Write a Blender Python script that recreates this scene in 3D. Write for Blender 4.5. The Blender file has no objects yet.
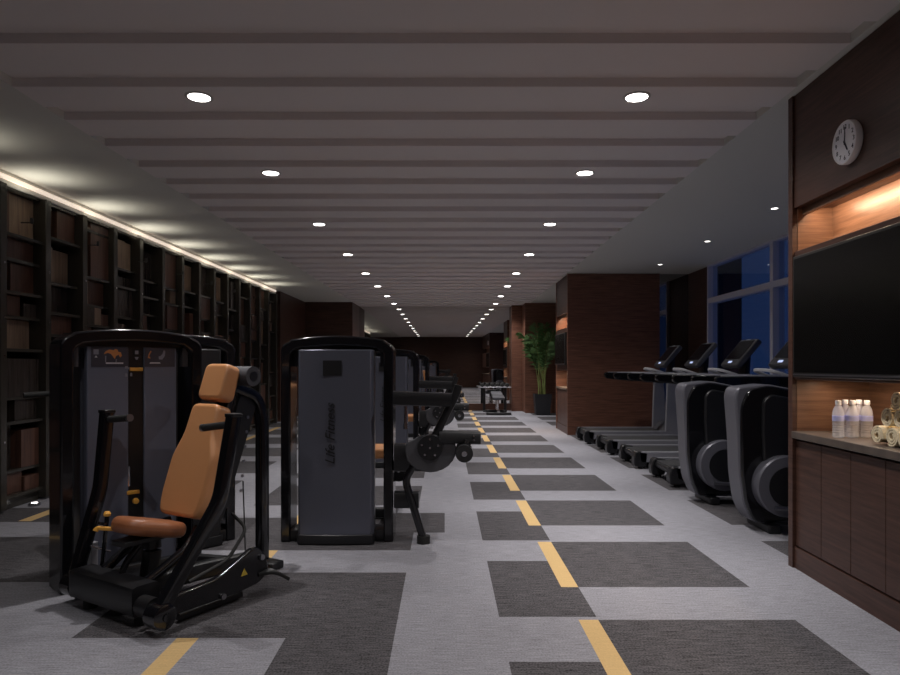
import bpy, bmesh, math, random
from mathutils import Vector, Matrix, Euler
random.seed(7)
S = bpy.context.scene
COL = S.collection
PI = math.pi
EYE = 1.29                      # eye height of the photographer
CEIL = 3.02

# ------------------------------------------------------------------ materials
def new_mat(name):
    m = bpy.data.materials.new(name); m.use_nodes = True
    nt = m.node_tree
    return m, nt, nt.nodes['Principled BSDF']

def plain(name, col, rough=0.5, metal=0.0, spec=0.5, bump=0.0, bscale=200, coat=0.0, var=0.0):
    m, nt, b = new_mat(name)
    b.inputs['Base Color'].default_value = (*col, 1)
    b.inputs['Roughness'].default_value = rough
    b.inputs['Metallic'].default_value = metal
    b.inputs['Specular IOR Level'].default_value = spec
    b.inputs['Coat Weight'].default_value = coat
    tc = nt.nodes.new('ShaderNodeTexCoord')
    nz = nt.nodes.new('ShaderNodeTexNoise'); nz.inputs['Scale'].default_value = bscale; nz.inputs['Detail'].default_value = 3
    nt.links.new(tc.outputs['Object'], nz.inputs['Vector'])
    if var > 0:
        mx = nt.nodes.new('ShaderNodeMix'); mx.data_type = 'RGBA'
        mx.inputs[6].default_value = tuple(c*(1-var) for c in col)+(1,)
        mx.inputs[7].default_value = tuple(min(1, c*(1+var)) for c in col)+(1,)
        nt.links.new(nz.outputs['Fac'], mx.inputs[0]); nt.links.new(mx.outputs[2], b.inputs['Base Color'])
    if bump > 0:
        bp = nt.nodes.new('ShaderNodeBump'); bp.inputs['Strength'].default_value = bump; bp.inputs['Distance'].default_value = 0.002
        nt.links.new(nz.outputs['Fac'], bp.inputs['Height']); nt.links.new(bp.outputs['Normal'], b.inputs['Normal'])
    return m

def wood(name, c1, c2, stretch=(1.2, 1.2, 22), rough=0.4, scale=2.2, spec=0.4):
    m, nt, b = new_mat(name)
    tc = nt.nodes.new('ShaderNodeTexCoord'); mp = nt.nodes.new('ShaderNodeMapping')
    mp.inputs['Scale'].default_value = stretch
    n1 = nt.nodes.new('ShaderNodeTexNoise'); n1.inputs['Scale'].default_value = scale; n1.inputs['Detail'].default_value = 8; n1.inputs['Roughness'].default_value = 0.62
    n1.inputs['Distortion'].default_value = 0.35
    rp = nt.nodes.new('ShaderNodeValToRGB')
    rp.color_ramp.elements[0].position = 0.32; rp.color_ramp.elements[0].color = (*c1, 1)
    rp.color_ramp.elements[1].position = 0.68; rp.color_ramp.elements[1].color = (*c2, 1)
    nt.links.new(tc.outputs['Object'], mp.inputs['Vector']); nt.links.new(mp.outputs['Vector'], n1.inputs['Vector'])
    nt.links.new(n1.outputs['Fac'], rp.inputs['Fac']); nt.links.new(rp.outputs['Color'], b.inputs['Base Color'])
    bp = nt.nodes.new('ShaderNodeBump'); bp.inputs['Strength'].default_value = 0.12; bp.inputs['Distance'].default_value = 0.002
    nt.links.new(n1.outputs['Fac'], bp.inputs['Height']); nt.links.new(bp.outputs['Normal'], b.inputs['Normal'])
    b.inputs['Roughness'].default_value = rough; b.inputs['Specular IOR Level'].default_value = spec
    return m

def carpet(name, col, var=0.3):
    m, nt, b = new_mat(name)
    tc = nt.nodes.new('ShaderNodeTexCoord')
    n1 = nt.nodes.new('ShaderNodeTexNoise'); n1.inputs['Scale'].default_value = 105; n1.inputs['Detail'].default_value = 3
    mp = nt.nodes.new('ShaderNodeMapping'); mp.inputs['Scale'].default_value = (1, 14, 1)
    n2 = nt.nodes.new('ShaderNodeTexNoise'); n2.inputs['Scale'].default_value = 9; n2.inputs['Detail'].default_value = 5
    nt.links.new(tc.outputs['Object'], n1.inputs['Vector'])
    nt.links.new(tc.outputs['Object'], mp.inputs['Vector']); nt.links.new(mp.outputs['Vector'], n2.inputs['Vector'])
    ad = nt.nodes.new('ShaderNodeMath'); ad.operation = 'ADD'
    nt.links.new(n1.outputs['Fac'], ad.inputs[0]); nt.links.new(n2.outputs['Fac'], ad.inputs[1])
    hv = nt.nodes.new('ShaderNodeMath'); hv.operation = 'MULTIPLY'; hv.inputs[1].default_value = 0.5
    nt.links.new(ad.outputs[0], hv.inputs[0])
    rp = nt.nodes.new('ShaderNodeValToRGB')
    rp.color_ramp.elements[0].position = 0.36; rp.color_ramp.elements[0].color = tuple(c*(1-var) for c in col)+(1,)
    rp.color_ramp.elements[1].position = 0.64; rp.color_ramp.elements[1].color = tuple(min(1, c*(1+var)) for c in col)+(1,)
    nt.links.new(hv.outputs[0], rp.inputs['Fac']); nt.links.new(rp.outputs['Color'], b.inputs['Base Color'])
    bp = nt.nodes.new('ShaderNodeBump'); bp.inputs['Strength'].default_value = 0.5; bp.inputs['Distance'].default_value = 0.003
    nt.links.new(n1.outputs['Fac'], bp.inputs['Height']); nt.links.new(bp.outputs['Normal'], b.inputs['Normal'])
    b.inputs['Roughness'].default_value = 0.95; b.inputs['Specular IOR Level'].default_value = 0.15
    return m

def emit(name, col, strength):
    m, nt, b = new_mat(name)
    b.inputs['Base Color'].default_value = (*col, 1)
    b.inputs['Emission Color'].default_value = (*col, 1); b.inputs['Emission Strength'].default_value = strength
    return m

def clear(name, tint, gloss=0.12, rough=0.02, haze=0.0, hazecol=(1, 1, 1)):
    """thin clear sheet: transparent body with a fresnel-weighted gloss"""
    m = bpy.data.materials.new(name); m.use_nodes = True
    nt = m.node_tree; nt.nodes.clear()
    out = nt.nodes.new('ShaderNodeOutputMaterial')
    tr = nt.nodes.new('ShaderNodeBsdfTransparent'); tr.inputs['Color'].default_value = (*tint, 1)
    gl = nt.nodes.new('ShaderNodeBsdfGlossy'); gl.inputs['Roughness'].default_value = rough
    lw = nt.nodes.new('ShaderNodeLayerWeight'); lw.inputs['Blend'].default_value = gloss
    mx = nt.nodes.new('ShaderNodeMixShader')
    pw = nt.nodes.new('ShaderNodeMath'); pw.operation = 'POWER'; pw.inputs[1].default_value = 3.0
    ml = nt.nodes.new('ShaderNodeMath'); ml.operation = 'MULTIPLY_ADD'; ml.inputs[1].default_value = .5; ml.inputs[2].default_value = .03
    lw.inputs['Blend'].default_value = .5
    nt.links.new(lw.outputs['Facing'], pw.inputs[0]); nt.links.new(pw.outputs[0], ml.inputs[0]); nt.links.new(ml.outputs[0], mx.inputs[0]); nt.links.new(tr.outputs[0], mx.inputs[1]); nt.links.new(gl.outputs[0], mx.inputs[2])
    last = mx
    if haze > 0:
        df = nt.nodes.new('ShaderNodeBsdfDiffuse'); df.inputs['Color'].default_value = (*hazecol, 1)
        m2 = nt.nodes.new('ShaderNodeMixShader'); m2.inputs[0].default_value = haze
        nt.links.new(mx.outputs[0], m2.inputs[1]); nt.links.new(df.outputs[0], m2.inputs[2]); last = m2
    nt.links.new(last.outputs[0], out.inputs['Surface'])
    return m

M = {}
M['light_carpet'] = carpet('light_carpet', (0.285, 0.282, 0.312), 0.32)
M['dark_carpet'] = carpet('dark_carpet', (0.088, 0.083, 0.089), 0.75)
M['yellow_carpet'] = carpet('yellow_carpet', (0.64, 0.44, 0.205), 0.10)
M['ceiling_paint'] = plain('ceiling_paint', (0.82, 0.775, 0.765), 0.9, spec=0.1)
M['soffit_paint'] = plain('soffit_paint', (0.70, 0.70, 0.655), 0.9, spec=0.1)
M['dark_wood'] = wood('dark_wood', (0.045, 0.021, 0.015), (0.105, 0.050, 0.036))
M['red_wood'] = wood('red_wood', (0.10, 0.045, 0.030), (0.24, 0.108, 0.070))
M['niche_wood'] = wood('niche_wood', (0.115, 0.058, 0.036), (0.25, 0.135, 0.083), rough=0.35)
M['black_wood'] = wood('black_wood', (0.010, 0.008, 0.007), (0.022, 0.017, 0.014), (22, 22, 1.2))
M['shelf_black'] = plain('shelf_black', (0.042, 0.038, 0.032), 0.22, spec=0.5)
M['panel_brown'] = wood('panel_brown', (0.06, 0.029, 0.021), (0.15, 0.075, 0.054), (14, 14, 1.0), rough=0.3)
M['panel_lit_tan'] = wood('panel_lit_tan', (0.17, 0.115, 0.08), (0.34, 0.24, 0.17), (14, 14, 1.0), rough=0.3)  # lighter tan stands in for light reflected in the glossy boards
M['panel_dark'] = wood('panel_dark', (0.024, 0.019, 0.017), (0.06, 0.048, 0.042), (14, 14, 1.0), rough=0.25)
M['stone'] = plain('stone', (0.12, 0.095, 0.08), 0.35, var=0.5, bscale=14)
M['gloss_black'] = plain('gloss_black', (0.007, 0.007, 0.009), 0.16, coat=0.3)
M['satin_black'] = plain('satin_black', (0.012, 0.012, 0.014), 0.38)
M['rubber'] = plain('rubber', (0.018, 0.018, 0.018), 0.75, bump=0.2)
M['vinyl_black'] = plain('vinyl_black', (0.022, 0.022, 0.024), 0.5, bump=0.15, bscale=300)
M['foam_grey'] = plain('foam_grey', (0.06, 0.06, 0.07), 0.7)
M['shroud'] = plain('shroud', (0.155, 0.168, 0.225), 0.45, metal=0.1)
M['rear_shroud'] = plain('rear_shroud', (0.118, 0.124, 0.160), 0.30, metal=0.35)
M['leather'] = plain('leather', (0.62, 0.29, 0.125), 0.34, bump=0.12, bscale=260, var=0.06)
M['leather_side'] = plain('leather_side', (0.36, 0.135, 0.06), 0.36, bump=0.12, bscale=260)
M['chrome'] = plain('chrome', (0.75, 0.75, 0.78), 0.15, metal=1.0)
M['steel'] = plain('steel', (0.38, 0.38, 0.41), 0.32, metal=1.0)
M['knob'] = plain('knob', (0.85, 0.42, 0.07), 0.4)
M['print_white'] = plain('print_white', (0.62, 0.62, 0.66), 0.6)
M['print_orange'] = plain('print_orange', (0.60, 0.24, 0.08), 0.6)
M['print_grey'] = plain('print_grey', (0.25, 0.25, 0.30), 0.6)
M['logo_dark'] = plain('logo_dark', (0.010, 0.010, 0.012), 0.5)
M['placard'] = plain('placard', (0.055, 0.055, 0.075), 0.35)
M['grey_plastic'] = plain('grey_plastic', (0.13, 0.13, 0.155), 0.38, metal=0.2)
M['light_plastic'] = plain('light_plastic', (0.30, 0.30, 0.33), 0.38, metal=0.2)
M['mid_plastic'] = plain('mid_plastic', (0.075, 0.075, 0.085), 0.42)
M['silver_plastic'] = plain('silver_plastic', (0.5, 0.5, 0.54), 0.35, metal=0.4)
M['belt'] = plain('belt', (0.04, 0.04, 0.042), 0.65, bump=0.2)
M['screen'] = plain('screen', (0.012, 0.012, 0.016), 0.12)
M['screen_lit'] = emit('screen_lit', (0.55, 0.65, 1.0), 0.6)
M['tv_black'] = plain('tv_black', (0.004, 0.004, 0.004), 0.22, spec=0.25)
M['tv_bezel'] = plain('tv_bezel', (0.03, 0.03, 0.03), 0.3)
M['white_plastic'] = plain('white_plastic', (0.86, 0.85, 0.87), 0.4)
M['clock_face'] = plain('clock_face', (0.85, 0.85, 0.92), 0.5)
M['clock_ink'] = plain('clock_ink', (0.03, 0.03, 0.06), 0.6)
M['frame_grey'] = plain('frame_grey', (0.62, 0.62, 0.74), 0.45)
M['towel'] = plain('towel', (0.90, 0.77, 0.55), 0.95, bump=1.0, bscale=120, spec=0.1, var=0.15)
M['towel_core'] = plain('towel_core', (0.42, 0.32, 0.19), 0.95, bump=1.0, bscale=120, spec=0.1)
M['bottle_label'] = plain('bottle_label', (0.42, 0.45, 0.80), 0.5, var=0.35, bscale=40)
M['bottle_plastic'] = clear('bottle_plastic', (0.96, 0.97, 0.98), 0.25, 0.05, 0.30, (0.9, 0.9, 0.95))
M['window_glass'] = clear('window_glass', (0.8, 0.85, 0.9), 0.14, 0.01)
M['leaf'] = plain('leaf', (0.085, 0.17, 0.055), 0.45, var=0.45, bscale=6)
M['stem'] = plain('stem', (0.22, 0.26, 0.08), 0.5)
M['pot'] = plain('pot', (0.022, 0.023, 0.028), 0.5)
M['soil'] = plain('soil', (0.03, 0.02, 0.013), 0.95, bump=1, bscale=60)
M['lamp_on'] = emit('lamp_on', (1.0, 0.95, 0.90), 14.0)
M['lamp_small'] = emit('lamp_small', (1.0, 0.95, 0.90), 5.0)
M['led_cream'] = emit('led_cream', (1.0, 0.84, 0.70), 0.55)
M['lamp_rim'] = plain('lamp_rim', (0.6, 0.58, 0.56), 0.5)
M['outside_wall'] = plain('outside_wall', (0.03, 0.03, 0.035), 0.8)
M['hazard'] = plain('hazard', (0.55, 0.40, 0.05), 0.5)
def mirror_mat(name, c, r):
    m, nt, b = new_mat(name)
    b.inputs['Base Color'].default_value = (*c, 1); b.inputs['Metallic'].default_value = 1; b.inputs['Roughness'].default_value = r
    return m
M['mirror'] = mirror_mat('mirror', (0.66, 0.65, 0.64), 0.0)
M['dark_mirror'] = mirror_mat('dark_mirror', (0.30, 0.30, 0.31), 0.02)

# ------------------------------------------------------------------ mesh builder
class MB:
    def __init__(s, T=None): s.v = []; s.f = []; s.mi = []; s.T = T or Matrix.Identity(4); s.cur = 0
    def add(s, vs, fs):
        o = len(s.v); s.v += [s.T @ Vector(p) for p in vs]
        for f in fs: s.f.append(tuple(o+i for i in f)); s.mi.append(s.cur)
        return s
    def box(s, x0, x1, y0, y1, z0, z1, R=None):
        vs = [(x, y, z) for z in (z0, z1) for y in (y0, y1) for x in (x0, x1)]
        if R is not None: vs = [R @ Vector(p) for p in vs]
        return s.add(vs, [(0, 2, 3, 1), (4, 5, 7, 6), (0, 1, 5, 4), (2, 6, 7, 3), (0, 4, 6, 2), (1, 3, 7, 5)])
    def sweep(s, path, prof, up=(0, 0, 1), cap=True, scales=None, closed=False):
        """sweep a 2-D profile [(a,b)] along path; a = sideways, b = towards 'up'"""
        P = [Vector(p) for p in path]; n = len(P); k = len(prof); vs = []
        upv = Vector(up)
        for i, p in enumerate(P):
            if closed: t = (P[(i+1) % n]-P[i-1])
            else: t = (P[min(i+1, n-1)]-P[max(i-1, 0)])
            t.normalize()
            side = t.cross(upv)
            if side.length < 1e-4: side = t.cross(Vector((1, 0, 0)) if abs(t.x) < .9 else Vector((0, 1, 0)))
            side.normalize(); u = side.cross(t).normalized()
            sc = scales[i] if scales else 1
            # mitre
            if 0 < i < n-1 and not closed:
                a = (P[i]-P[i-1]).normalized(); b = (P[i+1]-P[i]).normalized()
                c = max(0.6, math.sqrt(max(0.0, (1+a.dot(b))/2)))
            else: c = 1
            for (x, y) in prof: vs.append(p+side*x*sc+u*y*sc)
        fs = []
        for i in range(n if closed else n-1):
            j = (i+1) % n
            for q in range(k):
                r = (q+1) % k
                fs.append((i*k+q, i*k+r, j*k+r, j*k+q))
        if cap and not closed:
            fs.append(tuple(range(k))[::-1]); fs.append(tuple((n-1)*k+q for q in range(k)))
        return s.add(vs, fs)
    def tube(s, path, r, n=12, up=(0, 0, 1), **k):
        return s.sweep(path, [(r*math.cos(2*PI*i/n), r*math.sin(2*PI*i/n)) for i in range(n)], up, **k)
    def bar(s, path, w, h, up=(0, 0, 1), rr=0.25, **k):
        """rounded-rectangle section: w sideways, h along up"""
        c = min(w, h)*rr; pr = []
        for (sx, sy, a0) in ((1, 1, 0), (-1, 1, 90), (-1, -1, 180), (1, -1, 270)):
            for a in (0, 45, 90):
                t = math.radians(a0+a)
                pr.append((sx*(w/2-c)+c*math.cos(t), sy*(h/2-c)+c*math.sin(t)))
        return s.sweep(path, pr, up, **k)
    def prism(s, poly, axis, a0, a1):
        """polygon extruded along axis 'x','y' or 'z'; poly in the other two axes in order (x,z) / (y,z) / (x,y)"""
        def P(p, a): return {'y': (p[0], a, p[1]), 'x': (a, p[0], p[1]), 'z': (p[0], p[1], a)}[axis]
        n = len(poly)
        vs = [P(p, a0) for p in poly]+[P(p, a1) for p in poly]
        fs = [tuple(range(n))[::-1], tuple(range(n, 2*n))]+[(i, (i+1) % n, n+(i+1) % n, n+i) for i in range(n)]
        return s.add(vs, fs)
    def lathe(s, prof, c=(0, 0, 0), axis='z', n=20):
        """prof: [(radius, height)] from start to end along the axis"""
        vs = []; k = len(prof)
        for i in range(n):
            a = 2*PI*i/n
            for (r, h) in prof:
                x, y = r*math.cos(a), r*math.sin(a)
                vs.append(Vector(c)+Vector({'z': (x, y, h), 'x': (h, x, y), 'y': (y, h, x)}[axis]))
        fs = [(i*k+q, ((i+1) % n)*k+q, ((i+1) % n)*k+q+1, i*k+q+1) for i in range(n) for q in range(k-1)]
        if prof[0][0] > 1e-5: fs.append(tuple(i*k for i in range(n))[::-1])
        if prof[-1][0] > 1e-5: fs.append(tuple(i*k+k-1 for i in range(n)))
        return s.add(vs, fs)
    def cyl(s, c, r, h0, h1, axis='z', n=20): return s.lathe([(r, h0), (r, h1)], c, axis, n)
    def build(s, name, mat, parent=None, bevel=0, seg=2, smooth=True, label=None, sub=0):
        me = bpy.data.meshes.new(name); me.from_pydata([tuple(p) for p in s.v], [], s.f)
        for m in (mat if isinstance(mat, (list, tuple)) else [mat]): me.materials.append(M[m] if isinstance(m, str) else m)
        if isinstance(mat, (list, tuple)): me.polygons.foreach_set('material_index', s.mi)
        bm = bmesh.new(); bm.from_mesh(me)
        bmesh.ops.remove_doubles(bm, verts=bm.verts, dist=1e-5)
        bmesh.ops.recalc_face_normals(bm, faces=bm.faces)
        bm.to_mesh(me); bm.free()
        if smooth:
            me.polygons.foreach_set('use_smooth', [True]*len(me.polygons))
            me.set_sharp_from_angle(angle=math.radians(38))
        o = bpy.data.objects.new(name, me); COL.objects.link(o)
        if bevel > 0:
            b = o.modifiers.new('edge', 'BEVEL'); b.width = bevel; b.segments = seg; b.limit_method = 'ANGLE'; b.angle_limit = math.radians(35)
            b.harden_normals = False
        if sub:
            b = o.modifiers.new('round', 'SUBSURF'); b.levels = sub; b.render_levels = sub
        if parent is not None: o.parent = parent
        if label: o['label'] = label
        return o

def thing(name, label, cat, loc=(0, 0, 0), rz=0, group=None):
    o = bpy.data.objects.new(name, None); COL.objects.link(o)
    o.empty_display_size = 0.1
    o.location = loc; o.rotation_euler = (0, 0, rz); o['label'] = label; o['category'] = cat
    if group: o['group'] = group
    return o
def tag(o, label, cat, group=None):
    o['label'] = label; o['category'] = cat
    if group: o['group'] = group
    return o
def struct(o, label=None, cat=None):
    o['kind'] = 'structure'
    if label: o['label'] = label
    if cat: o['category'] = cat
    return o
KIDS = {}
def dup(root, loc, rz, label, group=None):
    kids = list(root.children)
    r = root.copy(); COL.objects.link(r); r.location = loc; r.rotation_euler = (0, 0, rz); r['label'] = label
    if group: r['group'] = group
    for ch in kids:
        c = ch.copy(); COL.objects.link(c); c.parent = r
        for g in list(ch.children):
            d = g.copy(); COL.objects.link(d); d.parent = c
    return r
def fillet(pts, r, n=5):
    """round the corners of a polyline"""
    P = [Vector(p) for p in pts]; out = [P[0]]
    for i in range(1, len(P)-1):
        a, b, c = P[i-1], P[i], P[i+1]
        d1 = (a-b); d2 = (c-b); k = min(r, d1.length*0.48, d2.length*0.48)
        s, e = b+d1.normalized()*k, b+d2.normalized()*k
        for j in range(n+1):
            t = j/n
            out.append(s*(1-t)**2+b*2*t*(1-t)+e*t*t)
    out.append(P[-1]); return out
def text_mesh(name, txt, size, mat, parent, matrix, shear=0.0, ext=0.0008, align='CENTER'):
    cu = bpy.data.curves.new(name, 'FONT'); cu.body = txt; cu.size = size; cu.shear = shear; cu.extrude = ext
    cu.align_x = align; cu.align_y = 'CENTER'; cu.resolution_u = 3
    t = bpy.data.objects.new('tmp_text', cu); COL.objects.link(t)
    bpy.context.view_layer.update()
    me = bpy.data.meshes.new_from_object(t.evaluated_get(bpy.context.evaluated_depsgraph_get()))
    bpy.data.objects.remove(t); bpy.data.curves.remove(cu)
    me.transform(matrix); me.name = name
    me.materials.clear(); me.materials.append(M[mat])
    o = bpy.data.objects.new(name, me); COL.objects.link(o)
    if parent is not None: o.parent = parent
    return o
def spot(name, loc, power, size, blend, aim=(0, 0, -1), col=(1, .95, .9), radius=0.03, parent=None):
    l = bpy.data.lights.new(name, 'SPOT'); l.energy = power; l.spot_size = math.radians(size); l.spot_blend = blend
    l.color = col; l.shadow_soft_size = radius
    o = bpy.data.objects.new(name, l); COL.objects.link(o); o.location = loc
    o.rotation_euler = Vector(aim).to_track_quat('-Z', 'Y').to_euler()
    if parent is not None: o.parent = parent
    return o
def area(name, loc, power, sx, sy, aim, col=(1, .6, .33), parent=None, up='Y'):
    l = bpy.data.lights.new(name, 'AREA'); l.energy = power; l.shape = 'RECTANGLE'; l.size = sx; l.size_y = sy; l.color = col
    o = bpy.data.objects.new(name, l); COL.objects.link(o); o.location = loc
    o.rotation_euler = Vector(aim).to_track_quat('-Z', up).to_euler()
    if parent is not None: o.parent = parent
    return o

# ------------------------------------------------------------------ the setting
XL, XR, Y0, Y1 = -4.45, 4.43, -1.3, 19.4
def carpet_kind(x, y):
    """x in the pattern's own frame (the rows of tiles run a touch off the room's axis)"""
    def rows(a, b, p=1.5): return (y-a) % p < (b-a)
    if .68 <= x < .78 and rows(2.38, 3.38): return 2
    if -1.27 <= x < -1.166 and rows(2.154, 3.154): return 2
    if -3.55 <= x < -3.44 and rows(5.53, 6.53): return 2
    if .78 <= x < 1.78 and rows(2.38, 3.38): return 1
    if .28 <= x < .78 and rows(1.92, 2.90): return 1
    if -1.77 <= x < -.755 and rows(3.154, 4.154): return 1
    if -.755 <= x < -.24 and (rows(3.154, 4.154) or y < 3.154): return 1
    if -.5 <= x < 0 and 5.15 <= y < 5.84: return 1
    if 2.33 <= x < 3.33 and rows(2.4, 3.4): return 1
    if x < -2.27:
        if 3.97 <= y < 5.02 or 5.5 <= y < 6.05: return 1
        if y > 6.5 and rows(6.5, 7.5): return 1
    return 0
xs = sorted({-4.8, -3.55, -3.44, -2.27, -1.77, -1.27, -1.166, -.755, -.5, -.24, 0, .28, .68, .78, 1.78, 2.33, 3.33, 4.8})
ys = {Y0, Y1, 3.97, 5.02, 5.5, 6.05, 5.84, 6.5, 3.154}
for base in (2.38, 3.38, 2.154, 3.154, 5.15, 5.53, 6.53, 1.92, 2.90, 4.154, 2.4, 3.4, 6.5, 7.5):
    y = base-9
    while y < Y1:
        if y > Y0: ys.add(round(y, 4))
        y += 1.5
ys = sorted(ys)
mb = MB()
for j in range(len(ys)-1):
    for i in range(len(xs)-1):
        mb.cur = carpet_kind((xs[i]+xs[i+1])/2, (ys[j]+ys[j+1])/2)
        q = [(xs[i], ys[j]), (xs[i+1], ys[j]), (xs[i+1], ys[j+1]), (xs[i], ys[j+1])]
        mb.add([(x-.0125*y, y, 0) for x, y in q], [(0, 1, 2, 3)])
fl = mb.build('floor', ['light_carpet', 'dark_carpet', 'yellow_carpet'], smooth=False)
struct(fl)
fl.data.update()

mb = MB()   # ceiling: smooth soffits either side of a field of lowered planks with recessed grooves
BX0, BX1 = -2.73, 2.13
mb.cur = 1
mb.box(XL-.1, BX0, Y0, Y1+.2, CEIL, CEIL+.2); mb.box(BX1, XR+.1, Y0, Y1+.2, CEIL, CEIL+.2)
mb.cur = 0
face = [3.566-.553*k for k in range(8, -1, -1)]
while face[-1] < Y1-.9: face.append(face[-1]+.553)
mb.box(BX0, BX1, Y0, Y1+.2, CEIL+.055, CEIL+.2)
prev = None
for y in face:
    if y < Y0: continue
    mb.box(BX0, BX1, y, y+.325, CEIL, CEIL+.055)
mb.box(BX0, BX1, face[-1]+.3, Y1+.2, CEIL, CEIL+.055)
struct(mb.build('ceiling', ['ceiling_paint', 'soffit_paint'], smooth=False))

mb = MB(); mb.box(XL-.15, XL, Y0, Y1+.2, 0, CEIL+.2); struct(mb.build('wall_left', 'black_wood', smooth=False))
mb = MB(); mb.box(XL-.15, XR+.15, Y0-.15, Y0, 0, CEIL+.2); struct(mb.build('wall_back', 'dark_wood', smooth=False))
mb = MB(); mb.box(XL-.15, XR+.15, Y1, Y1+.15, 0, CEIL+.2); struct(mb.build('wall_far', 'dark_wood', smooth=False))
# right wall: solid up to the windows, windows from y 4.5 to 11.4, solid beyond
mb = MB(); mb.box(XR, XR+.15, Y0, 2.2, 0, CEIL+.2); mb.box(XR, XR+.15, 11.44, Y1, 0, CEIL+.2)
mb.box(XR, XR+.15, 2.2, 11.44, 0, .12)
struct(mb.build('wall_right', 'dark_wood', smooth=False))
for i, (a, b) in enumerate(((9.13, 11.44), (6.82, 9.13), (4.51, 6.82), (2.2, 4.51))):
    t = bpy.data.objects.new('window_%d' % (i+1), None); COL.objects.link(t); struct(t)
    mb = MB(); f = .045
    mb.box(XR-.06, XR+.1, a, a+f, .12, CEIL); mb.box(XR-.06, XR+.1, b-f, b, .12, CEIL)
    mb.box(XR-.06, XR+.1, a+f, b-f, .12, .2); mb.box(XR-.06, XR+.1, a+f, b-f, CEIL-.03, CEIL)
    mb.box(XR-.06, XR+.1, a+f, b-f, 2.36, 2.45)
    mb.build('window_frame', 'frame_grey', t, smooth=False)
    mb = MB(); mb.box(XR+.02, XR+.03, a+f, b-f, .2, 2.36); mb.box(XR+.02, XR+.03, a+f, b-f, 2.45, CEIL-.03)
    mb.build('pane', 'window_glass', t, smooth=False)
# wood stepping blocks at the far end, and the mirror between them
mb = MB(); mb.box(XL, -2.72, 18.0, Y1, 0, CEIL); struct(mb.build('trim_1', 'dark_wood', smooth=False))
mb = MB(); mb.box(1.98, XR, 18.25, Y1, 0, CEIL); mb.box(1.68, 1.98, 19.0, Y1, 0, CEIL)
struct(mb.build('trim_2', 'red_wood', smooth=False))
mb = MB(); mb.box(-2.72, 1.68, Y1-.09, Y1, 0, .2); struct(mb.build('baseboard_far', 'dark_wood', smooth=False))
mb = MB(Matrix.Translation((-.52, Y1-.05, 0)) @ Matrix.Rotation(math.radians(.55), 4, 'Z')); mb.box(-2.2, 2.2, -.015, .015, .2, CEIL)
tag(mb.build('wall_mirror', 'mirror', smooth=False), 'floor to ceiling mirror covering the far end wall behind the bench', 'mirror')
# dark glass strip beside the wooden pier, facing the room
mb = MB(); mb.box(3.86, XR, 12.52, 12.6, 0, CEIL)
tag(mb.build('dark_mirror_panel', 'dark_mirror', smooth=False), 'tall dark mirror strip between wooden pier and window wall', 'mirror')

# ------------------------------------------------------------------ wood walls with television niche

def media_wall(name, label, loc, L, D, mirror, niche_depth, tv_span, door_w):
    t = thing(name, label, 'wall unit', loc)
    s = -1 if mirror else 1             # local y runs from the end post along the wall
    def bx(mb, x0, x1, y0, y1, z0, z1): return mb.box(x0, x1, min(s*y0, s*y1), max(s*y0, s*y1), z0, z1)
    mb = MB(); bx(mb, -.012, D, 0, .055, 0, CEIL-.005); mb.build('end_panel', 'dark_wood', t, smooth=False)
    mb = MB(); bx(mb, 0, .05, .055, L, 2.30, CEIL-.005); bx(mb, .05, niche_depth[0]+.02, .055, L, 2.30, 2.36)
    mb.build('upper_panel', 'dark_wood', t, smooth=False)
    mb = MB(); bx(mb, .05, .075, .055, L, 2.255, 2.30); mb.build('valance', 'niche_wood', t, smooth=False)
    mb = MB(); bx(mb, niche_depth[0], niche_depth[0]+.02, .055, L, 2.02, 2.30)
    bx(mb, 0.02, niche_depth[0], .055, .06, 2.02, 2.30); mb.build('upper_niche_back', 'niche_wood', t, smooth=False)
    mb = MB(); bx(mb, .0, niche_depth[0]+.02, .055, L, 1.205, 2.02); mb.build('television_housing', 'dark_wood', t, bevel=.004, smooth=False)
    mb = MB(); bx(mb, niche_depth[1], niche_depth[1]+.02, .055, L, .875, 1.205)
    bx(mb, 0.015, niche_depth[1], .055, .06, .875, 1.205); mb.build('lower_niche_back', 'niche_wood', t, smooth=False)
    mb = MB(); bx(mb, -.02, niche_depth[1]+.02, .055, L, .83, .875); mb.build('countertop', 'stone', t, bevel=.004)
    mb = MB(); bx(mb, .03, niche_depth[1], .055, L, .0, .83); bx(mb, .0, .03, .055, L, 0, .135)
    mb.build('base_carcass', 'dark_wood', t, smooth=False)
    y = .057
    while y < L-.1:
        mb = MB(); bx(mb, .008, .03, y+.002, min(y+door_w, L)-.002, .145, .815); mb.build('door', 'dark_wood', t, bevel=.002, smooth=False); y += door_w
    return t
near = media_wall('media_unit', 'dark wood wall unit with lit niches and stone counter below the clock', (2.185, 4.31, 0), 4.6, .75, True, (.24, .47), None, .303)
near.rotation_euler.z = math.radians(-1.0)
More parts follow.
